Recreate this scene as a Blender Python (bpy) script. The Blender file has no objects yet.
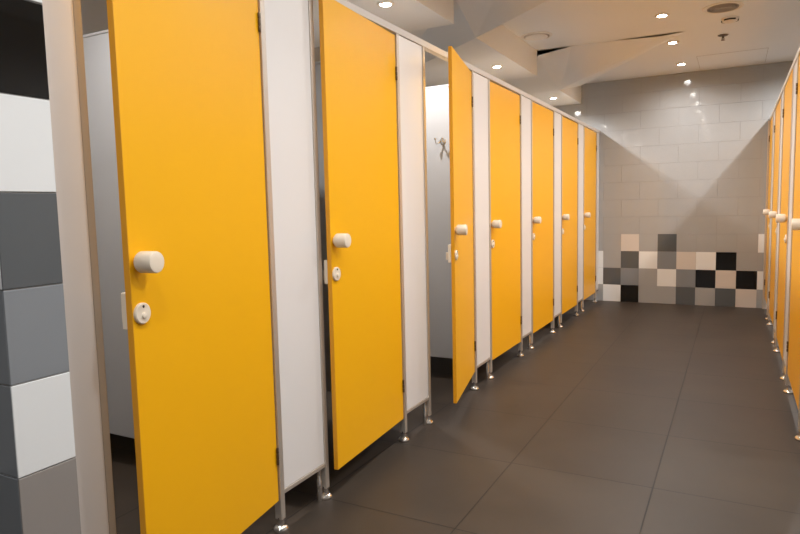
import bpy, bmesh, math, random
from mathutils import Matrix, Vector
random.seed(7)
S = bpy.context.scene
COL = S.collection

# ------------------------------------------------------------------ camera, world, exposure
cam_d = bpy.data.cameras.new('camera')
cam = bpy.data.objects.new('camera', cam_d); COL.objects.link(cam)
CR = Vector((0.8826787, 0.46943408, -0.02258238))
CU = Vector((-0.0241936, 0.09337256, 0.99533725))
CF = Vector((-0.4693538, 0.87801663, -0.09377527))
m = Matrix((CR, CU, -CF)).transposed().to_4x4()
m.translation = Vector((1.4301, 0.0, 1.1639))
cam.matrix_world = m
cam_d.sensor_width = 36.0
cam_d.lens = 28.2404
cam_d.clip_start = 0.02
S.camera = cam

w = bpy.data.worlds.new('world'); S.world = w
w.use_nodes = True
w.node_tree.nodes['Background'].inputs[0].default_value = (1.0, 0.93, 0.85, 1)
w.node_tree.nodes['Background'].inputs[1].default_value = 0.05

S.view_settings.view_transform = 'Standard'
S.view_settings.look = 'None'
S.view_settings.gamma = 1.0
S.view_settings.use_curve_mapping = False
S.view_settings.exposure = 0.13

LAMP_LEFT = 76.0      # watts of the lamps over the stalls
LAMP_CENTRE = 50.0    # watts of the lamps along the corridor
LAMP_RIGHT = 78.0
LAMP_COL = (1.0, 0.985, 0.98)

# ------------------------------------------------------------------ the plan (metres)
P = 0.9702; Y0 = 0.7405; PW = 0.3067          # left row: pitch, start, pilaster width
YW = 7.715                                     # end wall
XR = 1.7304                                    # right row front
ZC = 2.570; ZS = 2.343; XS = -0.21             # ceiling, soffit, soffit edge
XL = -1.5; XRR = 3.25; YB = -3.0
TOP = 1.981
def Y(k, j=0): return Y0 + k*P + j*PW

# ------------------------------------------------------------------ materials
def mat(name, col, rough=0.5, metal=0.0, noise=0.0, nscale=20, bump=0.0, bscale=200, coat=0.0, spec=0.5, emit=None, estr=0):
    M = bpy.data.materials.new(name); M.use_nodes = True
    nt = M.node_tree; b = nt.nodes['Principled BSDF']
    b.inputs['Base Color'].default_value = (*col, 1)
    b.inputs['Roughness'].default_value = rough
    b.inputs['Metallic'].default_value = metal
    b.inputs['Specular IOR Level'].default_value = spec
    b.inputs['Coat Weight'].default_value = coat
    tc = nt.nodes.new('ShaderNodeTexCoord')
    if noise:
        n = nt.nodes.new('ShaderNodeTexNoise'); n.inputs['Scale'].default_value = nscale; n.inputs['Detail'].default_value = 5
        nt.links.new(tc.outputs['Object'], n.inputs['Vector'])
        mx = nt.nodes.new('ShaderNodeMix'); mx.data_type = 'RGBA'
        mx.inputs[6].default_value = (*[c*(1-noise) for c in col], 1)
        mx.inputs[7].default_value = (*[min(1, c*(1+noise)) for c in col], 1)
        nt.links.new(n.outputs['Fac'], mx.inputs[0]); nt.links.new(mx.outputs[2], b.inputs['Base Color'])
    if bump:
        n2 = nt.nodes.new('ShaderNodeTexNoise'); n2.inputs['Scale'].default_value = bscale; n2.inputs['Detail'].default_value = 3
        nt.links.new(tc.outputs['Object'], n2.inputs['Vector'])
        bp = nt.nodes.new('ShaderNodeBump'); bp.inputs['Strength'].default_value = bump; bp.inputs['Distance'].default_value = 0.002
        nt.links.new(n2.outputs['Fac'], bp.inputs['Height']); nt.links.new(bp.outputs['Normal'], b.inputs['Normal'])
    if emit:
        b.inputs['Emission Color'].default_value = (*emit, 1); b.inputs['Emission Strength'].default_value = estr
    return M

YELLOW = mat('yellow_laminate', (0.93, 0.465, 0.007), 0.33, noise=0.02, nscale=3, bump=0.05, bscale=400, spec=0.3)
YEDGE = mat('yellow_edging', (0.80, 0.36, 0.01), 0.45)
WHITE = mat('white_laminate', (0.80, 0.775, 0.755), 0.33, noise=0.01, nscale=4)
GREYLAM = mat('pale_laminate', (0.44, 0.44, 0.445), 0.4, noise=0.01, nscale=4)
BEIGE = mat('beige_profile', (0.60, 0.55, 0.51), 0.42, noise=0.03, nscale=6)
TAN = mat('tan_edge', (0.37, 0.31, 0.25), 0.45, noise=0.03, nscale=6)
ALU = mat('satin_aluminium', (0.62, 0.56, 0.49), 0.38, metal=0.6, noise=0.03, nscale=30)
RAIL = mat('rail_profile', (0.68, 0.65, 0.62), 0.45, metal=0.0)
CHROME = mat('chrome', (0.80, 0.78, 0.75), 0.12, metal=1.0)
CREAM = mat('cream_plastic', (0.84, 0.74, 0.60), 0.38, bump=0.02)
DARK = mat('dark_recess', (0.02, 0.018, 0.016), 0.6)
BRONZE = mat('dark_hinge_metal', (0.16, 0.12, 0.085), 0.4, metal=0.8)
CEIL = mat('ceiling_paint', (0.82, 0.84, 0.86), 0.55, noise=0.015, nscale=2)
PAINT = mat('wall_paint', (0.45, 0.45, 0.45), 0.6, noise=0.02, nscale=3)
LAMPW = mat('lamp_trim_white', (0.8, 0.76, 0.7), 0.4)
GLOW = mat('lamp_glow', (1, 1, 1), 0.5, emit=(1.0, 0.93, 0.84), estr=55)
VENTG = mat('vent_grey', (0.36, 0.32, 0.28), 0.5)
GROUT = mat('grout', (0.34, 0.33, 0.32), 0.85, noise=0.1)
def tile_mat(name, c, rough=0.06): return mat(name, c, rough, noise=0.02, nscale=9, bump=0.03, bscale=14, coat=0.0, spec=0.6)
T = {'g': tile_mat('tile_grey_beige', (0.385, 0.39, 0.39)),
     'w': tile_mat('tile_white', (0.82, 0.84, 0.84)),
     'c': tile_mat('tile_cream', (0.67, 0.62, 0.57)),
     'd': tile_mat('tile_dark_grey', (0.105, 0.114, 0.121)),
     'm': tile_mat('tile_mid_grey', (0.245, 0.263, 0.282)),
     'k': tile_mat('tile_black', (0.007, 0.007, 0.007)),
     't': tile_mat('tile_taupe', (0.30, 0.275, 0.255))}
TK = list(T)

def floor_mat():
    M = bpy.data.materials.new('floor_stoneware'); M.use_nodes = True
    nt = M.node_tree; b = nt.nodes['Principled BSDF']
    tc = nt.nodes.new('ShaderNodeTexCoord')
    mp = nt.nodes.new('ShaderNodeMapping'); mp.inputs['Location'].default_value = (-0.56, -0.055, 0)
    nt.links.new(tc.outputs['Object'], mp.inputs['Vector'])
    br = nt.nodes.new('ShaderNodeTexBrick'); br.offset = 0.0; br.squash = 1.0
    br.inputs['Scale'].default_value = 1.0; br.inputs['Mortar Size'].default_value = 0.0030
    br.inputs['Brick Width'].default_value = 0.6; br.inputs['Row Height'].default_value = 0.65
    br.inputs['Mortar Smooth'].default_value = 0.1; br.inputs['Bias'].default_value = 0
    br.inputs['Color1'].default_value = (0.050, 0.038, 0.028, 1)
    br.inputs['Color2'].default_value = (0.045, 0.034, 0.026, 1)
    br.inputs['Mortar'].default_value = (0.010, 0.008, 0.007, 1)
    nt.links.new(mp.outputs['Vector'], br.inputs['Vector'])
    n = nt.nodes.new('ShaderNodeTexNoise'); n.inputs['Scale'].default_value = 2.2; n.inputs['Detail'].default_value = 8
    nt.links.new(tc.outputs['Object'], n.inputs['Vector'])
    r = nt.nodes.new('ShaderNodeValToRGB'); r.color_ramp.elements[0].color = (0.8, 0.8, 0.8, 1); r.color_ramp.elements[1].color = (1.12, 1.1, 1.08, 1)
    r.color_ramp.elements[0].position = 0.3; r.color_ramp.elements[1].position = 0.7
    nt.links.new(n.outputs['Fac'], r.inputs[0])
    mx = nt.nodes.new('ShaderNodeMix'); mx.data_type = 'RGBA'; mx.blend_type = 'MULTIPLY'; mx.inputs[0].default_value = 1
    nt.links.new(br.outputs['Color'], mx.inputs[6]); nt.links.new(r.outputs['Color'], mx.inputs[7])
    nt.links.new(mx.outputs[2], b.inputs['Base Color'])
    b.inputs['Roughness'].default_value = 0.46
    b.inputs['Specular IOR Level'].default_value = 0.35
    bp = nt.nodes.new('ShaderNodeBump'); bp.inputs['Strength'].default_value = 0.5; bp.inputs['Distance'].default_value = 0.001; bp.invert = True
    nt.links.new(br.outputs['Fac'], bp.inputs['Height']); nt.links.new(bp.outputs['Normal'], b.inputs['Normal'])
    return M
FLOOR = floor_mat()

# ------------------------------------------------------------------ mesh helpers
def link(name, bm, mats, parent=None, smooth=False):
    me = bpy.data.meshes.new(name); bm.normal_update(); bm.to_mesh(me); bm.free()
    for x in (mats if isinstance(mats, (list, tuple)) else [mats]): me.materials.append(x)
    if smooth:
        for p in me.polygons: p.use_smooth = True
        if hasattr(me, 'set_sharp_from_angle'): me.set_sharp_from_angle(angle=math.radians(35))
    o = bpy.data.objects.new(name, me); COL.objects.link(o)
    if parent: o.parent = parent
    return o
def box(bm, x0, x1, y0, y1, z0, z1, bev=0.0, mi=0, seg=2):
    t = bmesh.new()
    bmesh.ops.create_cube(t, size=1, matrix=Matrix.Translation(((x0+x1)/2, (y0+y1)/2, (z0+z1)/2)) @ Matrix.Diagonal((abs(x1-x0), abs(y1-y0), abs(z1-z0), 1)))
    if bev: bmesh.ops.bevel(t, geom=t.edges[:], offset=bev, segments=seg, affect='EDGES', profile=0.6)
    for f in t.faces: f.material_index = mi
    me = bpy.data.meshes.new('t'); t.to_mesh(me); t.free(); bm.from_mesh(me); bpy.data.meshes.remove(me)
def lathe(bm, prof, axis='z', c=(0, 0, 0), n=32, mi=0):
    """prof: (radius, height) points turned about an axis through c"""
    rings = []
    for r, h in prof:
        ring = []
        for i in range(n):
            a = 2*math.pi*i/n
            u, v = r*math.cos(a), r*math.sin(a)
            p = (u, v, h) if axis == 'z' else ((h, u, v) if axis == 'x' else (u, h, v))
            ring.append(bm.verts.new(Vector(p)+Vector(c)))
        rings.append(ring)
    for a, b in zip(rings, rings[1:]):
        for i in range(n):
            f = bm.faces.new((a[i], a[(i+1) % n], b[(i+1) % n], b[i])); f.material_index = mi
    for ring, fl in ((rings[0], 1), (rings[-1], 0)):
        f = bm.faces.new(ring if not fl else ring[::-1]); f.material_index = mi
    bmesh.ops.recalc_face_normals(bm, faces=bm.faces[:])
def tube(bm, pts, r, n=10):
    pts = [Vector(p) for p in pts]; rings = []
    for i, p in enumerate(pts):
        d = (pts[min(i+1, len(pts)-1)]-pts[max(i-1, 0)]).normalized()
        up = Vector((0, 0, 1)) if abs(d.z) < 0.9 else Vector((1, 0, 0))
        a = d.cross(up).normalized(); b = d.cross(a).normalized()
        rings.append([bm.verts.new(p+r*(math.cos(2*math.pi*j/n)*a+math.sin(2*math.pi*j/n)*b)) for j in range(n)])
    for q, s in zip(rings, rings[1:]):
        for j in range(n): bm.faces.new((q[j], q[(j+1) % n], s[(j+1) % n], s[j]))
    bm.faces.new(rings[0]); bm.faces.new(rings[-1])
    bmesh.ops.recalc_face_normals(bm, faces=bm.faces[:])
def thing(name, label, cat, loc=(0, 0, 0), rz=0.0, group=None):
    o = bpy.data.objects.new(name, None); COL.objects.link(o); o.empty_display_size = 0.1
    o.location = loc; o.rotation_euler = (0, 0, rz)
    o['label'] = label; o['category'] = cat
    if group: o['group'] = group
    return o
def dup(root, loc, label, rz=0.0, group=None):
    def rec(o, par):
        c = o.copy(); COL.objects.link(c)
        if par: c.parent = par
        for ch in [x for x in kids[o.name]]: rec(ch, c)
        return c
    kids = {}
    def gather(o):
        kids[o.name] = list(o.children)
        for ch in o.children: gather(ch)
    gather(root)
    r = rec(root, None); r.location = loc; r.rotation_euler = (0, 0, rz); r['label'] = label
    if group: r['group'] = group
    return r
def struct(o): o['kind'] = 'structure'; return o

# ------------------------------------------------------------------ floor, plain walls
bm = bmesh.new(); box(bm, XL-0.1, XRR+0.1, YB-0.1, YW+0.1, -0.1, 0.0); struct(link('floor', bm, FLOOR))
bm = bmesh.new(); box(bm, XL-0.1, XL, YB, YW, 0, ZC+0.15); struct(link('wall_left', bm, PAINT))
bm = bmesh.new(); box(bm, XRR, XRR+0.1, YB, YW, 0, ZC+0.15); struct(link('wall_right', bm, PAINT))
bm = bmesh.new(); box(bm, XL-0.1, XRR+0.1, YB-0.1, YB, 0, ZC+0.15); struct(link('wall_back', bm, PAINT))

# ------------------------------------------------------------------ tiled walls
def tile(bm, o, u, v, nrm, u0, u1, v0, v1, key, gap=0.0012, th=0.003, bev=0.0010):
    """one ceramic tile with eased edges, set a hair out of true like hand-laid ones"""
    tu = random.uniform(-1, 1)*0.0004; tv = random.uniform(-1, 1)*0.0004
    a0, a1, b0, b1 = u0+gap/2, u1-gap/2, v0+gap/2, v1-gap/2
    def pt(a, b, h): return bm.verts.new(o+u*a+v*b+nrm*h)
    low = [pt(a0, b0, 0), pt(a1, b0, 0), pt(a1, b1, 0), pt(a0, b1, 0)]
    def hh(a, b): return th+tu*(a-(a0+a1)/2)/max(a1-a0, .01)+tv*(b-(b0+b1)/2)/max(b1-b0, .01)
    mid = [pt(a, b, hh(a, b)-bev*0.8) for a, b in ((a0, b0), (a1, b0), (a1, b1), (a0, b1))]
    top = [pt(a, b, hh(a, b)) for a, b in ((a0+bev, b0+bev), (a1-bev, b0+bev), (a1-bev, b1-bev), (a0+bev, b1-bev))]
    mi = TK.index(key)+1
    fs = [bm.faces.new(top)]
    for i in range(4):
        j = (i+1) % 4
        fs.append(bm.faces.new((low[i], low[j], mid[j], mid[i]))); fs.append(bm.faces.new((mid[i], mid[j], top[j], top[i])))
    for f in fs: f.material_index = mi
TM = [GROUT]+[T[k] for k in TK]

# end wall: squares below, long grey tiles laid in running bond above
bm = bmesh.new()
box(bm, XL-0.1, XRR+0.1, YW+0.005, YW+0.15, 0, ZC+0.15)
TX = 0.0547
O = Vector((0, YW+0.005, 0)); U = Vector((1, 0, 0)); V = Vector((0, 0, 1)); N = Vector((0, -1, 0))
low = {0: {0: 'w', 1: 'k', 4: 'd', 6: 'd', 7: 'c'},
       1: {-1: 'w', 0: 'd', 1: 'm', 3: 'w', 4: 'm', 5: 'k', 6: 'c', 7: 'k', 8: 'w'},
       2: {-1: 'w', 1: 'd', 2: 'w', 3: 'm', 4: 'c', 5: 'w', 6: 'k'},
       3: {1: 'c', 3: 'd', 8: 'w'}}
for j in range(4):
    for i in range(-8, 17):
        a0 = max(TX+i*0.2, XL); a1 = min(TX+(i+1)*0.2, XRR)
        if a1-a0 > 0.01: tile(bm, O, U, V, N, a0, a1, j*0.2, (j+1)*0.2, low[j].get(i, 'g'))
for j in range(4, 13):
    off = TX+(0.2 if j % 2 else 0.0)
    for i in range(-5, 9):
        a0 = max(off+i*0.4, XL); a1 = min(off+(i+1)*0.4, XRR); z1 = min((j+1)*0.2, ZC)
        if a1-a0 > 0.01: tile(bm, O, U, V, N, a0, a1, j*0.2, z1, 'g')
bmesh.ops.recalc_face_normals(bm, faces=bm.faces[:])
struct(link('wall_end', bm, TM))

# tiled wing wall that closes the left row towards the camera
PX = 0.10; PY0 = 0.747; PY1 = 0.883
bm = bmesh.new(); box(bm, XL, PX-0.005, PY0+0.005, PY1, 0, ZC)
rows = ['m', 't', 't', 'w', 'm', 'd', 'w', 'k', 'w', 'g', 'w', 'd', 'w']
side = ['m', 't', 'm', 'm', 'm', 'w', 'd', 'w', 'k', 'm', 'w', 'g', 'w']
for j in range(13):
    v0 = max(0, j*0.2024); v1 = min((j+1)*0.2024, ZC)
    if v1-v0 < 0.01: continue
    tile(bm, Vector((PX-0.005, PY0+0.005, 0)), Vector((0, 1, 0)), V, Vector((1, 0, 0)), -0.004, PY1-PY0-0.005, v0, v1, rows[j], gap=0.003)
    for i in range(8):
        a0 = i*0.2; a1 = (i+1)*0.2
        tile(bm, Vector((PX-0.004, PY0+0.005, 0)), Vector((-1, 0, 0)), V, N, a0, a1, v0, v1, side[(j+i*3) % 13] if i else side[j], gap=0.003)
bmesh.ops.recalc_face_normals(bm, faces=bm.faces[:])
struct(link('wall_near', bm, TM))

# ------------------------------------------------------------------ folded ceiling
# hanging triangular sheets: near edge on the ceiling from the soffit corner to the tip, far edge down to the next soffit
holes = [((0.905, 1.99), 1.945, 2.34), ((0.905, 3.93), 3.885, 4.28), ((1.034, 5.865), 5.83, 7.70)]
blocks = [(YB, 0.15, 0), (0.40, 1.945, 1.0), (2.34, 3.885, 1.0), (4.28, 5.83, 1.0), (6.66, YW, 0.2)]   # flat soffit from B to C
ZN = 2.525
bm = bmesh.new()
def poly(pts):
    vs = [bm.verts.new(p) for p in pts]
    try: bm.faces.new(vs)
    except ValueError: pass
loop = [(XS, YB)]
for (ax, ay), c, e in holes: loop += [(XS, c), (ax, ay), (XS, e)]
loop += [(XS, YW), (XRR, YW), (XRR, YB)]
vs = [bm.verts.new((x, y, ZC)) for x, y in loop]
es = [bm.edges.new((vs[i], vs[(i+1) % len(vs)])) for i in range(len(vs))]
bmesh.ops.triangle_fill(bm, use_beauty=True, edges=es)
for q, ((ax, ay), c, e) in enumerate(holes):
    b2 = blocks[q+2][0]
    # near edge of the sheet: it hangs free of the ceiling at both ends, leaving two open slots
    near = [(XS, c, ZN)]
    for f, dz in (((0.25, 0.0), (0.50, 0.0), (0.68, 0.009), (0.86, 0.014), (1.0, 0.0)) if q == 2 else ((0.30, 0.0), (1.0, 0.0))):
        near.append((XS+(ax-XS)*f, c+(ay-c)*f, ZC-dz))
    for p, r in zip(near, near[1:]): poly([p, r, (XS, b2, ZS)])
    if e-b2 > 0.01:
        poly([(XS, b2, ZS), (ax, ay, ZC), (XS, e, ZC-0.02)])
        poly([(XS, e, ZC-0.02), (ax, ay, ZC), (XS, e, ZC)])
    else:
        poly([(XS, b2, ZS), (ax, ay, ZC), (XS, b2, ZC)])
for i, (b, c, sk) in enumerate(blocks):
    poly([(XS, b, ZS), (XS, c, ZS), (XL, c, ZS), (XL, b+sk, ZS)])
    poly([(XS, b, ZS), (XS, c, ZS), (XS, c, ZC), (XS, b, ZC)])
    if i < len(blocks)-1:
        b2, sk2 = blocks[i+1][0], blocks[i+1][2]
        poly([(XS, c, ZS), (XL, c, ZS), (XL, c, ZN), (XS, c, ZN)])
        poly([(XS, c, ZN), (XL, c, ZN), (XL, b2+sk2, ZS), (XS, b2, ZS)])
poly([(XS, 0.15, ZN), (XS, 0.40, ZS), (XS, 0.40, ZC), (XS, 0.15, ZC)])
box(bm, XL-0.1, XRR+0.1, YB-0.1, YW+0.1, 2.72, 2.80)
struct(link('ceiling', bm, CEIL))

# ------------------------------------------------------------------ stall doors
def make_door(W, s, label, group, loc, ang):
    """hinge line at the origin, leaf running to -y, outer face towards s*x"""
    t = thing('stall_door', label, 'door', loc, s*math.radians(ang), group)
    X = lambda a, b: (min(s*a, s*b), max(s*a, s*b))
    bm = bmesh.new(); x0, x1 = X(-0.019, 0.0); box(bm, x0, x1, -W, 0, 0.12, 1.972, 0.0018)
    for f in bm.faces:
        if abs(f.calc_center_median().y+W) < 0.0025 or abs(f.calc_center_median().z-0.12) < 0.002: f.material_index = 1
    link('door_panel', bm, [YELLOW, YEDGE], t)
    # knob: round cream grip on a short neck
    bm = bmesh.new()
    pr = [(0.015, 0.0), (0.017, 0.003), (0.0255, 0.010), (0.0278, 0.014), (0.0278, 0.056), (0.0262, 0.0605), (0.021, 0.062), (0.006, 0.0615)]
    lathe(bm, [(r, s*h) for r, h in pr], 'x', (0, -W+0.030, 1.042), 36)
    link('door_knob', bm, CREAM, t, True)
    bm = bmesh.new()
    lathe(bm, [(r, s*h) for r, h in [(0.0275, 0.0), (0.0275, 0.006), (0.025, 0.0085), (0.006, 0.009)]], 'x', (0, -W+0.031, 0.910), 32)
    lk = link('lock_rosette', bm, CREAM, t, True)
    bm = bmesh.new(); lathe(bm, [(0.0075, s*0.0088), (0.0075, s*0.0125), (0.004, s*0.0135)], 'x', (0, -W+0.031, 0.905), 20)
    link('turn_button', bm, CREAM, lk, True)
    bm = bmesh.new(); lathe(bm, [(0.0038, s*0.0085), (0.0038, s*0.0092)], 'x', (0, -W+0.031, 0.928), 14)
    link('indicator_hole', bm, DARK, lk)
    bm = bmesh.new()
    x0, x1 = X(-0.036, -0.0192); box(bm, x0, x1, -W+0.002, -W+0.050, 0.872, 0.966, 0.003)
    x0, x1 = X(-0.050, -0.036); box(bm, x0, x1, -W+0.016, -W+0.030, 0.885, 0.925, 0.003)
    link('latch', bm, CREAM, t)
    for z in (1.795, 0.288):
        bm = bmesh.new()
        for q in range(3):
            lathe(bm, [(0.0040, 0), (0.0048, 0.002), (0.0048, 0.018), (0.0040, 0.020)], 'z', (s*0.0055, -0.0040, z-0.032+q*0.0215), 12)
        link('hinge', bm, BRONZE, t, True)
    return t
GL = 'yellow doors of the long stall row'; GR = 'yellow doors of the facing stall row'
DW = P-PW-0.008
info = [(1, 8.6, 'large yellow stall door beside the tiled pier, slightly ajar, cream round knob and lock'),
        (2, 4.0, 'yellow stall door second from the tiled pier, barely ajar, white panel each side'),
        (3, 12.9, 'yellow stall door third from the tiled pier, swung outward with coat hook visible behind'),
        (4, 0, 'closed yellow stall door just beyond the swung-out door'),
        (5, 0, 'closed yellow stall door in the long row, third from the tiled end wall'),
        (6, 0, 'closed yellow stall door in the long row, second from the tiled end wall'),
        (7, 0, 'closed yellow stall door of the long row next to the tiled end wall')]
d0 = None
for k, a, lb in info:
    loc = (0.0, Y(k)-0.004, 0)
    if d0 is None: d0 = make_door(DW, 1, lb, GL, loc, a)
    else: dup(d0, loc, lb, math.radians(a))
RP = 1.165; RW = 0.34
RS = [7.01-RW-RP*i for i in range(4)]       # near edges of the pilasters of the facing row: 6.67, 5.505, 4.34, 3.175
rinfo = [(RS[0], 0, 'yellow door of the facing row at far right, behind the second cream pilaster from end wall'),
         (RS[1], 0.5, 'yellow door of the facing row at far right standing slightly proud of the head rail'),
         (RS[2], 0, 'yellow door cut by the right edge of the photo, closest in the facing row')]
rw = RP-RW-0.008
rl = make_door(YW-0.04-7.01-0.008, -1, 'narrow yellow door of the facing row next to the tiled end wall', GR, (XR, YW-0.044, 0), 0)
r0 = None
rlabels = ['yellow door of the facing row, second from the tiled end wall',
           'yellow door of the facing row, third from the tiled end wall, its top corner standing out',
           'yellow door of the facing row, fourth from the tiled end wall, cut by the photo edge']
for (y, a, _), lb in zip(rinfo, rlabels):
    loc = (XR, y-0.004, 0)
    if r0 is None: r0 = make_door(rw, -1, lb, GR, loc, a)
    else: dup(r0, loc, lb, -math.radians(a))

# ------------------------------------------------------------------ pilasters
def add_post(t, s, y0, y1):
    X = lambda a, b: (min(s*a, s*b), max(s*a, s*b))
    bm = bmesh.new(); x0, x1 = X(-0.024, 0.006); box(bm, x0, x1, y0, y1, 0.045, TOP, 0.003)
    p = link('post', bm, ALU, t)
    bm = bmesh.new(); yc = (y0+y1)/2
    lathe(bm, [(0.027, 0.0), (0.029, 0.004), (0.028, 0.012), (0.022, 0.019), (0.0145, 0.023), (0.0125, 0.030), (0.0125, 0.052)], 'z', (-s*0.009, yc, 0.0), 28)
    link('foot', bm, CHROME, p, True)
    return p
def make_pilaster(W, s, label, group, loc, stud=True, posts=2):
    t = thing('stall_pilaster', label, 'panel', loc, 0, group)
    X = lambda a, b: (min(s*a, s*b), max(s*a, s*b))
    pw = 0.024
    bm = bmesh.new(); x0, x1 = X(-0.020, 0.0); box(bm, x0, x1, pw, W-(pw if posts == 2 else 0.001), 0.152, TOP-0.001, 0.0015)
    link('white_panel', bm, WHITE, t)
    bm = bmesh.new(); x0, x1 = X(-0.023, 0.004); box(bm, x0, x1, pw, W-(pw if posts == 2 else 0.001), 0.136, 0.151, 0.002)
    link('bottom_rail', bm, ALU, t)
    add_post(t, s, 0, pw)
    if posts == 2: add_post(t, s, W-pw, W)
    if stud:
        bm = bmesh.new(); lathe(bm, [(0.011, 0.0), (0.011, 0.09), (0.008, 0.095), (0.008, 0.1355)], 'z', (-s*0.012, W-0.047, 0.0), 20)
        link('support_stud', bm, CHROME, t, True)
    return t
GP = 'white pilaster panels of the long stall row'
names = ['white panel between the two big yellow doors nearest the tiled pier',
         'white panel between the second yellow door and the open stall',
         'narrow white panel on which the swung-out yellow door hangs',
         'white panel of the long row, between first and second closed yellow doors',
         'white panel of the long row, third from the tiled end wall',
         'white panel of the long row, second from the tiled end wall']
p0 = None
for k in range(1, 7):
    if p0 is None: p0 = make_pilaster(PW, 1, names[0], GP, (0, Y(k), 0))
    else: dup(p0, (0, Y(k), 0), names[k-1])
make_pilaster(YW-0.001-Y(7), 1, 'slim white panel closing the long row against the tiled end wall', GP, (0, Y(7), 0), stud=False, posts=1)
GQ = 'cream pilaster panels of the facing row'
q0 = make_pilaster(RW, -1, 'cream panel of the facing row nearest the tiled end wall', GQ, (XR, RS[0], 0))
dup(q0, (XR, RS[1], 0), 'cream panel of the facing row, second from the tiled end wall')
dup(q0, (XR, RS[2], 0), 'cream panel of the facing row, third from the tiled end wall, near the photo edge')
dup(q0, (XR, RS[3], 0), 'cream panel of the facing row, fourth from the tiled end wall, by the photo edge')
bm = bmesh.new(); box(bm, XR-0.02, XR+0.03, YW-0.038, YW-0.001, 0.0, TOP, 0.002); struct(link('trim_1', bm, ALU))

# beige end board next to the tiled pier, with its tan return edge
t = thing('end_post', 'broad beige vertical post between black and white tiles and big yellow door', 'post', (0, PY1+0.001, 0))
bm = bmesh.new(); box(bm, -0.045, 0.0, 0.0, 0.142, 0.012, TOP, 0.008, seg=3); link('post_board', bm, BEIGE, t, True)
bm = bmesh.new(); box(bm, -0.045, -0.004, 0.1425, 0.165, 0.012, TOP, 0.004, seg=3); link('edge_strip', bm, TAN, t, True)
bm = bmesh.new(); lathe(bm, [(0.024, 0.0), (0.024, 0.008), (0.016, 0.0118)], 'z', (-0.022, 0.08, 0), 24); link('foot', bm, CHROME, t, True)

# head rails
def head_rail(label, x0, x1, y0, y1):
    bm = bmesh.new(); box(bm, x0, x1, y0, y1, TOP+0.001, TOP+0.033, 0.003)
    o = link('head_rail', bm, RAIL); o['label'] = label; o['category'] = 'rail'
head_rail('long pale metal rail running along the tops of the long stall row', -0.030, 0.006, PY1+0.002, YW-0.002)
head_rail('pale metal rail along the tops of the facing stall row at right edge', XR-0.006, XR+0.030, RS[3], YW-0.002)

# dividers between the stalls
dv = None
for k in range(1, 7):
    if k == 3: lb = 'pale divider panel inside the open stall, carrying the metal coat hook'
    elif k == 1: lb = 'grey-looking divider panel seen through the gap beside the biggest yellow door'
    elif k == 2: lb = 'pale divider panel glimpsed through the slit beside the second yellow door'
    else: lb = 'stall divider standing behind the white panel %s from the tiled end wall' % {4: 'fourth', 5: 'third', 6: 'second'}[k]
    if dv is None:
        dv = thing('stall_divider', lb, 'panel', (0, Y(k)+PW/2, 0), 0, 'divider panels between the stalls')
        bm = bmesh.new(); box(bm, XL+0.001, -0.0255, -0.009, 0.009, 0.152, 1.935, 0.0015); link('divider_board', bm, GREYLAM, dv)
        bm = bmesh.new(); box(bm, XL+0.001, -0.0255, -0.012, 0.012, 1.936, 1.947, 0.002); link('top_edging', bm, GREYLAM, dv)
        bm = bmesh.new(); lathe(bm, [(0.024, 0), (0.026, 0.004), (0.012, 0.012), (0.011, 0.1515)], 'z', (-1.25, 0, 0), 20); link('foot', bm, CHROME, dv, True)
    else:
        dup(dv, (0, Y(k)+PW/2, 0), lb, group='divider panels between the stalls')

# coat hook on the divider of the open stall
t = thing('coat_hook', 'small double metal coat hook on the pale panel inside the open stall', 'hook', (-0.262, Y(3)+PW/2-0.0092, 1.59))
bm = bmesh.new(); lathe(bm, [(0.021, 0.0), (0.021, -0.005), (0.018, -0.007), (0.009, -0.008), (0.008, -0.030)], 'y', (0, 0, 0), 24); link('backplate', bm, CHROME, t, True)
for sx in (-1, 1):
    bm = bmesh.new()
    tube(bm, [(0, -0.026, 0), (sx*0.012, -0.034, -0.012), (sx*0.020, -0.046, -0.022), (sx*0.024, -0.058, -0.014), (sx*0.026, -0.062, 0.006)], 0.0045)
    bmesh.ops.create_uvsphere(bm, u_segments=14, v_segments=10, radius=0.009, matrix=Matrix.Translation((sx*0.026, -0.062, 0.012)))
    link('prong', bm, CHROME, t, True)

# ------------------------------------------------------------------ ceiling lamps
GLOWPROF = [(0.036, 0.0), (0.030, -0.002)]
def lamp_parts(t, watts, blend):
    bm = bmesh.new()
    lathe(bm, [(0.052, 0.0), (0.052, -0.004), (0.048, -0.007), (0.036, -0.008), (0.0315, -0.004)], 'z', (0, 0, 0), 32); link('lamp_trim', bm, LAMPW, t, True)
    bm = bmesh.new(); lathe(bm, [(0.031, -0.0045), (0.028, -0.0085), (0.01, -0.0095)], 'z', (0, 0, 0), 28); link('lamp_lens', bm, GLOW, t, True)
    L = bpy.data.lights.new('downlight_bulb', 'SPOT'); L.energy = watts; L.color = LAMP_COL
    L.spot_size = math.radians(168); L.spot_blend = blend; L.shadow_soft_size = 0.035
    lo = bpy.data.objects.new('bulb', L); COL.objects.link(lo); lo.parent = t; lo.location = (0, 0, -0.016)
def lamp_row(x, z, ys, labels, watts, group):
    first = None
    for y, lb in zip(ys, labels):
        if first is None:
            first = thing('downlight', lb, 'ceiling light', (x, y, z), 0, group); lamp_parts(first, watts, 1.0 if watts == LAMP_CENTRE else 0.6)
        else: dup(first, (x, y, z), lb, group=group)
lamp_row(-0.385, ZS-0.0005, [3.292, 5.224, 7.100, 1.36],
         ['glowing round downlight in the soffit above the second yellow door',
          'glowing round downlight in the soffit just above the swung-out door',
          'glowing round downlight in the soffit above the fifth yellow door of the long row',
          'glowing round downlight in the soffit over the stall beside the tiled pier'], LAMP_LEFT, 'downlights in the soffit over the stalls')
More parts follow.
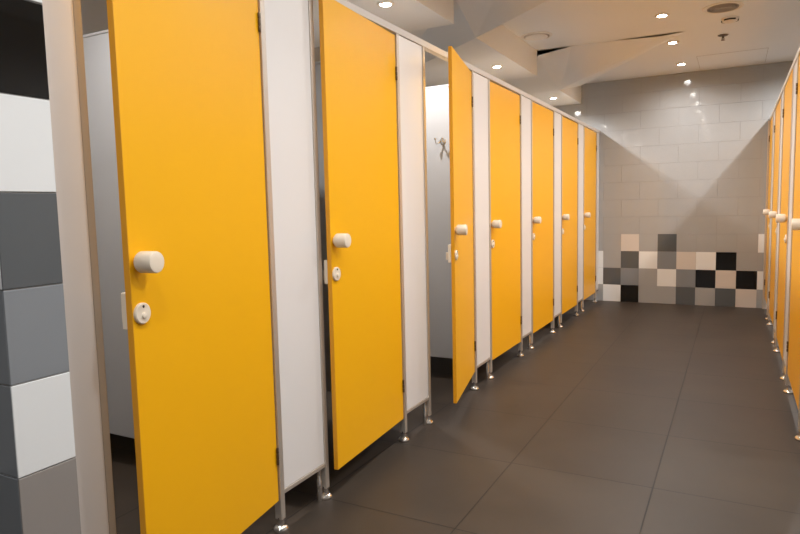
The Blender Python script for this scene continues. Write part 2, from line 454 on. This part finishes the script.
lamp_row(0.905, ZC-0.0005, [7.206, 6.20, 5.272, 4.30, 3.33, 2.36, 1.39, 0.42, -0.55, -1.6],
         ['bright round downlight closest to the top of the tiled end wall',
          'bright round downlight second from the tiled end wall, by the ceiling fold tip',
          'bright round downlight third from the tiled end wall, near top edge of photo']+
         ['corridor downlight %s from the tiled end wall, beyond the top of the photo' % q for q in ('fourth', 'fifth', 'sixth', 'seventh', 'eighth', 'ninth', 'tenth')], LAMP_CENTRE, 'downlights along the corridor ceiling')
lamp_row(2.13, ZC-0.0005, [7.0, 5.1, 3.2, 1.3],
         ['downlight over the facing stalls, %s from the tiled end wall' % q for q in ('first', 'second', 'third', 'fourth')], LAMP_RIGHT, 'downlights over the facing stalls')

# ------------------------------------------------------------------ ceiling fittings
t = thing('air_valve', 'round white ceiling air valve with dark ring gap above the long row', 'vent', (-0.07, 5.318, ZC))
bm = bmesh.new(); lathe(bm, [(0.128, 0.0), (0.126, -0.006), (0.108, -0.010), (0.102, -0.004)], 'z', n=40); link('outer_ring', bm, LAMPW, t, True)
bm = bmesh.new(); lathe(bm, [(0.1015, -0.001), (0.1015, -0.004)], 'z', n=40); link('ring_gap', bm, DARK, t)
bm = bmesh.new(); lathe(bm, [(0.092, -0.0045), (0.092, -0.014), (0.084, -0.018), (0.01, -0.019)], 'z', n=40); link('valve_disc', bm, LAMPW, t, True)
t = thing('speaker_grille', 'large round grey ceiling grille at the top right of the ceiling', 'vent', (1.315, 5.306, ZC))
bm = bmesh.new(); lathe(bm, [(0.138, 0.0), (0.137, -0.006), (0.122, -0.010), (0.116, -0.005)], 'z', n=40); link('outer_ring', bm, LAMPW, t, True)
bm = bmesh.new(); lathe(bm, [(0.1155, -0.001), (0.1155, -0.0048), (0.01, -0.006)], 'z', n=40)
link('grille_face', bm, VENTG, t, True)
for r in (0.03, 0.052, 0.074, 0.096):
    bm = bmesh.new(); lathe(bm, [(r, -0.0055), (r, -0.010), (r+0.009, -0.010), (r+0.009, -0.0055)], 'z', n=40); link('grille_ring', bm, VENTG, t, True)
t = thing('smoke_detector', 'small white ceiling detector with three dark slots beside the round grey grille', 'detector', (1.358, 5.648, ZC))
bm = bmesh.new(); lathe(bm, [(0.062, 0.0), (0.062, -0.012), (0.052, -0.026), (0.030, -0.034), (0.01, -0.035)], 'z', n=36); link('housing', bm, LAMPW, t, True)
for a in (30, 150, 270):
    bm = bmesh.new(); A = math.radians(a)
    for q in range(7):
        b = A+math.radians(-36+q*12); c = Vector((0.056*math.cos(b), 0.056*math.sin(b), -0.019))
        bmesh.ops.create_cube(bm, size=1, matrix=Matrix.Translation(c) @ Matrix.Rotation(b, 4, 'Z') @ Matrix.Diagonal((0.010, 0.0125, 0.010, 1)))
    link('sensor_slot', bm, DARK, t)
t = thing('sprinkler_head', 'small dark sprinkler head hanging from the ceiling between detector and end wall', 'sprinkler', (1.302, 6.181, ZC))
bm = bmesh.new(); lathe(bm, [(0.042, 0.0), (0.042, -0.003), (0.032, -0.009), (0.014, -0.011)], 'z', n=32); link('escutcheon', bm, BRONZE, t, True)
bm = bmesh.new(); lathe(bm, [(0.009, -0.010), (0.009, -0.024), (0.004, -0.028), (0.004, -0.042)], 'z', n=16)
tube(bm, [(0.008, 0, -0.024), (0.012, 0, -0.034), (0.004, 0, -0.043)], 0.0018, 8); tube(bm, [(-0.008, 0, -0.024), (-0.012, 0, -0.034), (-0.004, 0, -0.043)], 0.0018, 8)
link('nozzle', bm, BRONZE, t, True)
bm = bmesh.new(); lathe(bm, [(0.016, -0.0425), (0.016, -0.0445)], 'z', n=20); link('deflector', bm, BRONZE, t)
t = thing('access_hatch', 'flush square ceiling hatch outlined by a thin dark gap near end wall', 'hatch', (1.363, 7.27, ZC))
bm = bmesh.new()
hx, hy, g = 0.30, 0.34, 0.003
for x0, x1, y0, y1 in ((-hx-g, -hx, -hy-g, hy+g), (hx, hx+g, -hy-g, hy+g), (-hx, hx, -hy-g, -hy), (-hx, hx, hy, hy+g)):
    box(bm, x0, x1, y0, y1, -0.0012, 0.002)
link('hatch_gap', bm, VENTG, t)
bm = bmesh.new(); box(bm, -hx, hx, -hy, hy, -0.0016, 0.002); link('hatch_panel', bm, CEIL, t)
